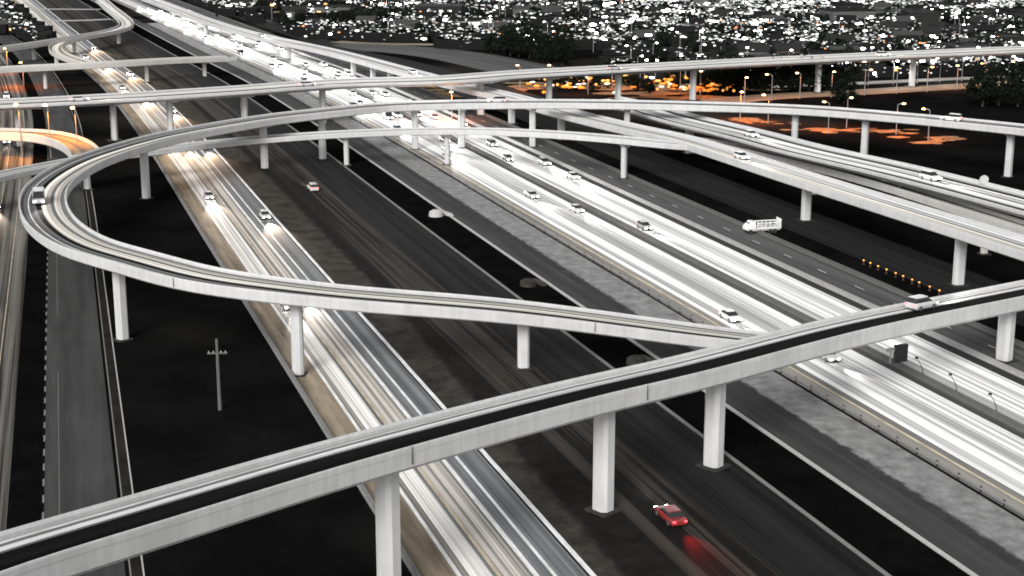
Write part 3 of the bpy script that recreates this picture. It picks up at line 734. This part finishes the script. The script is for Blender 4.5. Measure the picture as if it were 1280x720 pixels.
def make_tree(kind):
    root = empty('tree', (0, 0, -500)); rad, hgt = {'round': (4.2, 6.0), 'broad': (6.5, 6.5), 'tall': (3.0, 9.0)}[kind]
    mb = MB(); mb.tube([(0, 0, -.3), (.1, 0, 1.6), (0, .1, 3.4), (0, 0, 3+hgt*.5)], [.4, .3, .22, .08], 8)
    for k in range(5):
        a = k*1.3; mb.tube([(0, 0, 2.2+k*.4), (math.cos(a)*rad*.6, math.sin(a)*rad*.6, 3.6+hgt*.12*k)], [.14, .04], 5)
    mb.build('trunk', M['bark'], root)
    make_crown(rad, hgt, 2.0, 1500, .42).build('crown', M['leaf'], root)
    return root
TP = {k: make_tree(k) for k in ('round', 'broad', 'tall')}; TT = {k: tree_of(o) for k, o in TP.items()}; TU = set()
def tree(x, y, kind, s, label, group):
    if kind in TU: o = copy_tree(TP[kind], TT[kind])
    else: TU.add(kind); o = TP[kind]
    o.location = (x, y, 0); o.scale = (s, s, s*random.uniform(.85, 1.1)); o.rotation_euler = (0, 0, random.uniform(0, 6.28))
    tag(o, label, 'tree', group)
def trees_at(rows, label, group, kinds=('round', 'broad')):
    for k, (u, v, s) in enumerate(rows):
        x, y = at(u, v)
        tree(x, y, random.choice(kinds), s, label(k) if callable(label) else label, group)
tree(*at(1248, 132), 'broad', 1.45, 'large round black tree standing alone beside the orange street', None)
tree(*at(1228, 133), 'round', 1.2, 'smaller black tree leaning into the large round tree', None)
tree(*at(1272, 133), 'round', 1.15, 'black tree behind the large round tree, farther along the street', None)
tree(*at(1055, 129), 'round', .95, 'lone small dark tree at the near edge of the orange street', None)
tree(*at(1013, 75), 'round', .9, 'lone dark tree poking above the wide back flyover', None)
tree(*at(1173, 68), 'round', .8, 'lone dark tree at the right end of the wide back flyover', None)
row = []
for k in range(16): row.append((884+k*11.5+random.uniform(-3, 3), 117-k*.35+random.uniform(-2, 2), random.uniform(.8, 1.15)))
trees_at(row, lambda k: f'dark bushy tree, {ORD[k]} along the row behind the orange street', 'trees in the row behind the orange street')
wood = []
for k in range(44):
    f = random.random(); wood.append((556+f*150+random.uniform(-6, 6), 64+f*20+random.uniform(-9, 7), random.uniform(.7, 1.2)))
trees_at([w for w in wood if clear_of_roads(*at(w[0], w[1]), 3)], 'dark tree in the small wood beyond the wide flyover', 'trees of the small wood')
trees_at([(x, y, s) for x, y, s in [(random.uniform(360, 470), random.uniform(30, 40), random.uniform(.6, 1)) for k in range(16)] if clear_of_roads(*at(x, y), 4)], 'dark tree in the belt right of the far viaduct', 'trees in the far belt')

sh = []
for k in range(26): sh.append((random.uniform(690, 900), random.uniform(104, 117), random.uniform(.35, .6)))
trees_at([w for w in sh if clear_of_roads(*at(w[0], w[1]), 3)], 'small tree among the orange yard lights under the wide flyover', 'small trees under the wide flyover', ('round',))
# ------------------------------------------------------------------ town
lights = 0
def town_y(y0, y1):
    r = random.random(); return 1/(1/y0-r*(1/y0-1/y1))
B_LABELS = {}
WALLS = [plain('wall_pale', g(.09), .9, spec=.1), plain('wall_grey', g(.04), .9, spec=.1), plain('wall_dark', g(.022), .9, spec=.1), plain('wall_tan', (.06, .05, .04), .9, spec=.1)]
ROOFS = [plain('roof_pale', g(.045), .9, spec=.1), plain('roof_grey', g(.02), .9, spec=.1), plain('roof_dark', g(.012), .95, spec=.05)]
def building(x, y, w, d, h, rz, wi, ri, gable, lit):
    nm = 'house' if gable else 'warehouse'
    wn = ('pale', 'grey', 'dark', 'tan')[wi]; rn = ('pale', 'grey', 'dark')[ri]
    where = 'in the far city lights' if y > 760 else ('on the left edge of town' if x < -150 else 'at the near edge of the town')
    lab = f'{wn} {"gabled house" if gable else "flat warehouse"}, {rn} roof, lit windows, {where}'
    o = placed(nm, lab, 'house' if gable else 'warehouse', x, y, rz, f'{wn} {nm}s with {rn} roofs {where}')
    mb = MB(); mb.box((0, 0, h/2-.1), (w, d, h+.2)); mb.build('wall', WALLS[wi], o)
    mb = MB()
    if gable:
        e = .4; rh = d*.28
        mb.mesh([(-w/2-e, -d/2-e, h+.02), (w/2+e, -d/2-e, h+.02), (w/2+e, d/2+e, h+.02), (-w/2-e, d/2+e, h+.02), (-w/2-e, 0, h+rh), (w/2+e, 0, h+rh)], [(0, 1, 5, 4), (2, 3, 4, 5), (3, 0, 4), (1, 2, 5), (3, 2, 1, 0)])
    else:
        mb.box((0, 0, h+.15), (w+.3, d+.3, .1))
        for q, s in (((0, -d/2, h+.35), (w+.4, .25, .5)), ((0, d/2, h+.35), (w+.4, .25, .5)), ((-w/2, 0, h+.35), (.25, d-.3, .5)), ((w/2, 0, h+.35), (.25, d-.3, .5))): mb.box(q, s)
        mb.box((w*.2, d*.1, h+.7), (2.2, 1.8, 1.0))
    mb.build('roof', ROOFS[ri], o)
    n = max(2, int(w/4.2))
    for k in range(n):
        if random.random() > lit: continue
        xx = -w/2+w*(k+.5)/n; ww = min(2.2, w/n*.6)
        mb = MB(); mb.box((xx, -d/2-.03, h*.52), (ww, .1, h*.34)); mb.build('window', M['winw'] if random.random() < .82 else M['wino'], o)
nb = 0; spots = []
tries = 0
while nb < 120 and tries < 6000:
    tries += 1
    y = town_y(500, 1000); x = random.uniform(-.40*y, .40*y)
    u, v = pix(x, y, 0)
    if not (-20 < u < 1300): continue
    if u < 225+3.4*max(v, 0) and not (u < 130 and v < 47): continue
    if 480 < u < 780 and 44 < v < 95: continue
    if v > 62 and u < 870: continue
    if v > 106: continue
    gable = random.random() < .6
    w, d, h = (random.uniform(8, 13), random.uniform(7, 10), random.uniform(3, 5.2)) if gable else (random.uniform(16, 34), random.uniform(12, 20), random.uniform(4.5, 7.5))
    if not clear_of_roads(x, y, max(w, d)*.6+2): continue
    if any((x-a)**2+(y-b)**2 < (r+max(w, d)*.6)**2 for a, b, r in spots): continue
    spots.append((x, y, max(w, d)*.6)); nb += 1
    building(x, y, w, d, h, random.uniform(-.25, .25)+random.choice((0, 0, math.pi/2 if not gable else 0)), random.choices((0, 1, 2, 3), (3, 3, 3, 1))[0], random.choices((0, 1, 2), (2, 3, 4))[0], gable, .75)
# street lamps of the town
def make_lamp(mat, hgt):
    root = empty('street_lamp', (0, 0, -500))
    mb = MB(); mb.tube([(0, 0, -.2), (0, 0, hgt)], [.16, .09], 8); mb.build('pole', M['steel'], root)
    mb = MB(); mb.tube([(0, 0, hgt-.1), (0, -.8, hgt+.3), (0, -1.7, hgt+.35)], [.08, .06, .05], 6); mb.build('arm', M['steel'], root)
    mb = MB(); mb.tube([(0, -1.7, hgt+.10), (0, -1.7, hgt+.3), (0, -1.7, hgt+.42)], [.46, .5, .2], 12); mb.build('lamp_head', mat, root)
    return root
LP = {'white': make_lamp(M['lampw'], 8.0), 'orange': make_lamp(M['lampo'], 8.0)}; LT = {k: tree_of(o) for k, o in LP.items()}; LU = set()
PL = {}
def lamp(x, y, kind, label, group, power=0, rz=None, tall=1.0):
    if kind in LU: o = copy_tree(LP[kind], LT[kind])
    else: LU.add(kind); o = LP[kind]
    o.location = (x, y, 0); o.scale = (1, 1, tall); o.rotation_euler = (0, 0, random.uniform(0, 6.28) if rz is None else rz); tag(o, label, 'street lamp', group)
    if power:
        key = (kind, power, tall)
        if key not in PL:
            l = bpy.data.lights.new('lamp_light', 'SPOT'); l.energy = power; l.shadow_soft_size = .4; l.spot_size = R(152); l.spot_blend = .5
            l.color = (1, .97, .93) if kind == 'white' else (1, .33, .010) if tall > 1 else (1, .20, .014); PL[key] = l
        q = bpy.data.objects.new('lamp_light', PL[key]); COL.objects.link(q); q.parent = o; q.location = (0, -1.7, 7.6)
nl = 0
for p, n, kind, lab in ((ST[0], 11, 'orange', 'orange lit street lamp along the orange street'), (ST[1], 12, 'white', 'white street lamp along the pale street behind the large tree'), (ST[2], 22, 'white', 'white street lamp along the long cross street'), (ST[3], 14, 'white', 'white street lamp along the farthest bright street')):
    for k in range(n):
        q, t, nn = p.pos(p.L*(k+.5)/n, 8); lamp(q.x, q.y, kind, lab, lab.replace('lamp', 'lamps'), 1500 if kind == 'orange' else (2500 if k % 2 == 0 else 0))
k = 0
while k < 110:
    y = town_y(520, 980); x = random.uniform(-.38*y, .38*y); u, v = pix(x, y, 0)
    if u < 225+3.4*max(v, 0) and not (u < 130 and v < 47): continue
    if v > 66 and u < 760: continue
    if v > 112 or not clear_of_roads(x, y, 2): continue
    if any((x-a)**2+(y-b)**2 < (r+1)**2 for a, b, r in spots): continue
    lamp(x, y, 'white', 'white street lamp among the scattered town lights', 'white street lamps among the town', 2500 if k % 3 == 0 else 0); k += 1
# sodium lamps that light the ground orange behind the loop ramp, and at the far left
oz = [(565, 150), (650, 112), (690, 112), (735, 118), (765, 112), (800, 112), (850, 118), (875, 122), (925, 150), (960, 155), (1035, 166), (1058, 160), (1120, 168), (1160, 176)]
for k, (u, v) in enumerate(oz):
    x, y = at(u, v)
    lamp(x, y, 'orange', f'sodium lamp, {ORD[k]} from the left on the orange lit ground', 'sodium lamps on the orange lit ground', 5500 if v > 140 else 2800)
for k, (u, v) in enumerate(((10, 88), (28, 197), (98, 202), (-12, 197), (64, 198), (30, 108))):
    x, y = at(u, v)
    lamp(x, y, 'orange', f'sodium lamp, {ORD[k]} by the left road under the orange ramps', 'sodium lamps by the left road', 9000 if k in (0, 5) else 5500, 0.0, 1.0 if k in (0, 5) else 1.6)
glow_patch = MB()  # paler earth shaped into the broken pools of orange lamp light
PZ = 0
for (u, v, a, b) in ((600, 113, 26, 14), (690, 108, 40, 22), (800, 108, 50, 20), (880, 122, 34, 14), (937, 150, 11, 5), (968, 153, 7, 4), (1043, 162, 13, 5), (1118, 164, 11, 4), (1163, 174, 10, 7)):
    x, y = at(u, v)
    for k in range(9):
        PZ += 1; px, py = x+random.gauss(0, a*.42), y+random.gauss(0, b*.5); pa, pb = a*random.uniform(.12, .4), b*random.uniform(.12, .4); n = 18
        glow_patch.face([(px+pa*math.cos(6.2832*q/n)*(1+.5*mnoise.noise(Vector((q*1.3, px, 0)))), py+pb*math.sin(6.2832*q/n)*(1+.5*mnoise.noise(Vector((q*1.3, py, 3)))), -.024+.0002*PZ) for q in range(n)])
tag(glow_patch.build('glow_patch_ground', rough_mat('glow_patch_earth', (.10, .07, .04), (.30, .22, .13), .3, 5, spec=0)), kind='structure')

# far city: thousands of small lit windows, signs and lamps with the dark blocks they sit on
mb = MB(); cnt = 0
rows_y = [town_y(520, 1250) for _ in range(46)]
def lit(x, y, z, w, h, m): mb.lens((x, y, z), w*1.15, h*1.15, m)
tries = 0
while cnt < 30000 and tries < 340000:
    tries += 1
    if random.random() < .55:
        y = random.choice(rows_y)+random.gauss(0, 3)
    else: y = town_y(520, 1250)
    x = random.uniform(-.42*y, .42*y)
    u, v = pix(x, y, 3)
    dens = .5+.9*mnoise.noise(Vector((x*.012, y*.006, 1.7)))+.5*mnoise.noise(Vector((x*.04, y*.02, 5)))
    if v > 45: dens -= .22
    if v < 14: dens += .3
    if random.random() > dens: continue
    if u < 225+3.4*max(v, 0) and not (u < 128 and v < 47): continue
    if 545 < u < 715 and v > 50+.12*(u-545): continue
    if v > 54 and u < 760: continue
    if v > 100: continue
    if not clear_of_roads(x, y, 1.5): continue
    s = random.uniform(.28, .68)*y/700
    m = random.choices((0, 1, 2, 3, 4), (38, 38, 16, 3.2, 2.4 if v > 30 else .8))[0]
    if m == 3: s *= 1.7
    lit(x, y, random.uniform(1.2, 5.5), s*random.uniform(1.2, 3.0), s*random.uniform(.6, 1.2), m); cnt += 1
    if random.random() < .25: mb.box((x+random.uniform(-3, 3), y+4, 2.0), (random.uniform(6, 12), 5, 4.0), 5)
CITY = [glow('city_dim', (.11, .113, .11), 1), glow('city_mid', (.33, .335, .33), 1), glow('city_bright', (.6, .6, .59), 1), glow('city_hot', (1, 1, .98), 14), glow('city_orange', (1.0, .36, .12), .45), plain('city_block', g(.012), .95, spec=.05)]
tag(mb.build('city_lights', CITY), 'mass of small white city lights spreading to the horizon', 'city lights', kind='stuff')
# orange lit windows, lamps and yard lights under the wide flyover
mb = MB()
for k in range(420):
    u, v = random.uniform(655, 905), random.uniform(99, 121)
    if k % 3 == 0: u, v = random.uniform(850, 1000), random.uniform(112, 124)
    if k % 7 == 0: u, v = random.uniform(930, 1180), random.uniform(84, 104)
    if mnoise.noise(Vector((u*.03, v*.15, 2))) < -.05: continue
    x, y = at(u, v)
    if not clear_of_roads(x, y, 1): continue
    mb.lens((x, y, random.uniform(.8, 3.5)), random.uniform(.7, 2.4), random.uniform(.5, 1.0), random.choices((0, 1, 2), (6, 3, 2))[0])
tag(mb.build('yard_lights', [glow('sodium_glow', (1.0, .26, .025), .45), glow('amber_glow', (1.0, .42, .10), .6), glow('pale_glow', (.8, .72, .62), .5)]), 'scatter of small orange lights beneath the wide back flyover', 'city lights', kind='stuff')
# distant dark tree canopy between the lights
mb = MB()
for k in range(700):
    y = town_y(560, 1250); x = random.uniform(-.42*y, .42*y); u, v = pix(x, y, 0)
    if u < 225+3.4*max(v, 0) and not (u < 128 and v < 47): continue
    if v > 54 and u < 760: continue
    if v > 90 or not clear_of_roads(x, y, 4): continue
    r = random.uniform(2.2, 4.5)
    for q in range(46):
        d = Vector((random.gauss(0, 1), random.gauss(0, 1), random.gauss(0, .7))).normalized()*r*random.uniform(.6, 1.05); p = Vector((x, y, r*.9+.6))+d
        t = d.orthogonal().normalized(); b = d.normalized().cross(t); s = r*.3
        mb.face([p-t*s, p-b*s*.7, p+t*s, p+b*s*.7])
tag(mb.build('distant_trees', M['leaf']), 'dark tree canopy scattered through the distant town', 'trees', kind='stuff')

# templates that were never placed are removed
for o in [o for o in bpy.data.objects if o.parent is None and o.type == 'EMPTY' and o.location.z < -400]:
    for c in list(o.children_recursive)+[o]: bpy.data.objects.remove(c)

# ------------------------------------------------------------------ light, camera
w = bpy.data.worlds.new('World'); sc.world = w; w.use_nodes = True
nt = w.node_tree; bg = nt.nodes['Background']
sky = nt.nodes.new('ShaderNodeTexSky'); sky.sky_type = 'NISHITA'; sky.sun_disc = False
SUN_EL, SUN_AZ = R(32), R(200)       # azimuth clockwise from +Y; from behind the camera, a little to its left
sky.sun_elevation = SUN_EL; sky.sun_rotation = SUN_AZ
hs = nt.nodes.new('ShaderNodeHueSaturation'); hs.inputs['Saturation'].default_value = .05
nt.links.new(sky.outputs[0], hs.inputs['Color']); nt.links.new(hs.outputs[0], bg.inputs['Color'])
bg.inputs['Strength'].default_value = .10
sl = bpy.data.lights.new('moon', 'SUN'); sl.energy = 2.0; sl.angle = R(25); sl.color = (1, .985, .96)
so = bpy.data.objects.new('moon', sl); COL.objects.link(so)
dirv = Vector((math.sin(SUN_AZ)*math.cos(SUN_EL), math.cos(SUN_AZ)*math.cos(SUN_EL), math.sin(SUN_EL)))
so.rotation_euler = dirv.to_track_quat('Z', 'Y').to_euler()
cam = bpy.data.cameras.new('camera'); cam.sensor_width = 36; cam.lens = 36*F/1280; cam.clip_start = 1; cam.clip_end = 6000
co = bpy.data.objects.new('camera', cam); COL.objects.link(co); co.location = (0, 0, H); co.rotation_euler = (math.pi/2-TH, 0, 0)
sc.camera = co
sc.render.engine = 'CYCLES'
vs_ = sc.view_settings; vs_.view_transform = 'Standard'; vs_.look = 'None'; vs_.exposure = .9; vs_.gamma = 1
sc.cycles.use_denoising = True; sc.cycles.filter_width = 1.8; sc.cycles.max_bounces = 4; sc.cycles.use_light_tree = True
sc.cycles.sample_clamp_indirect = 4
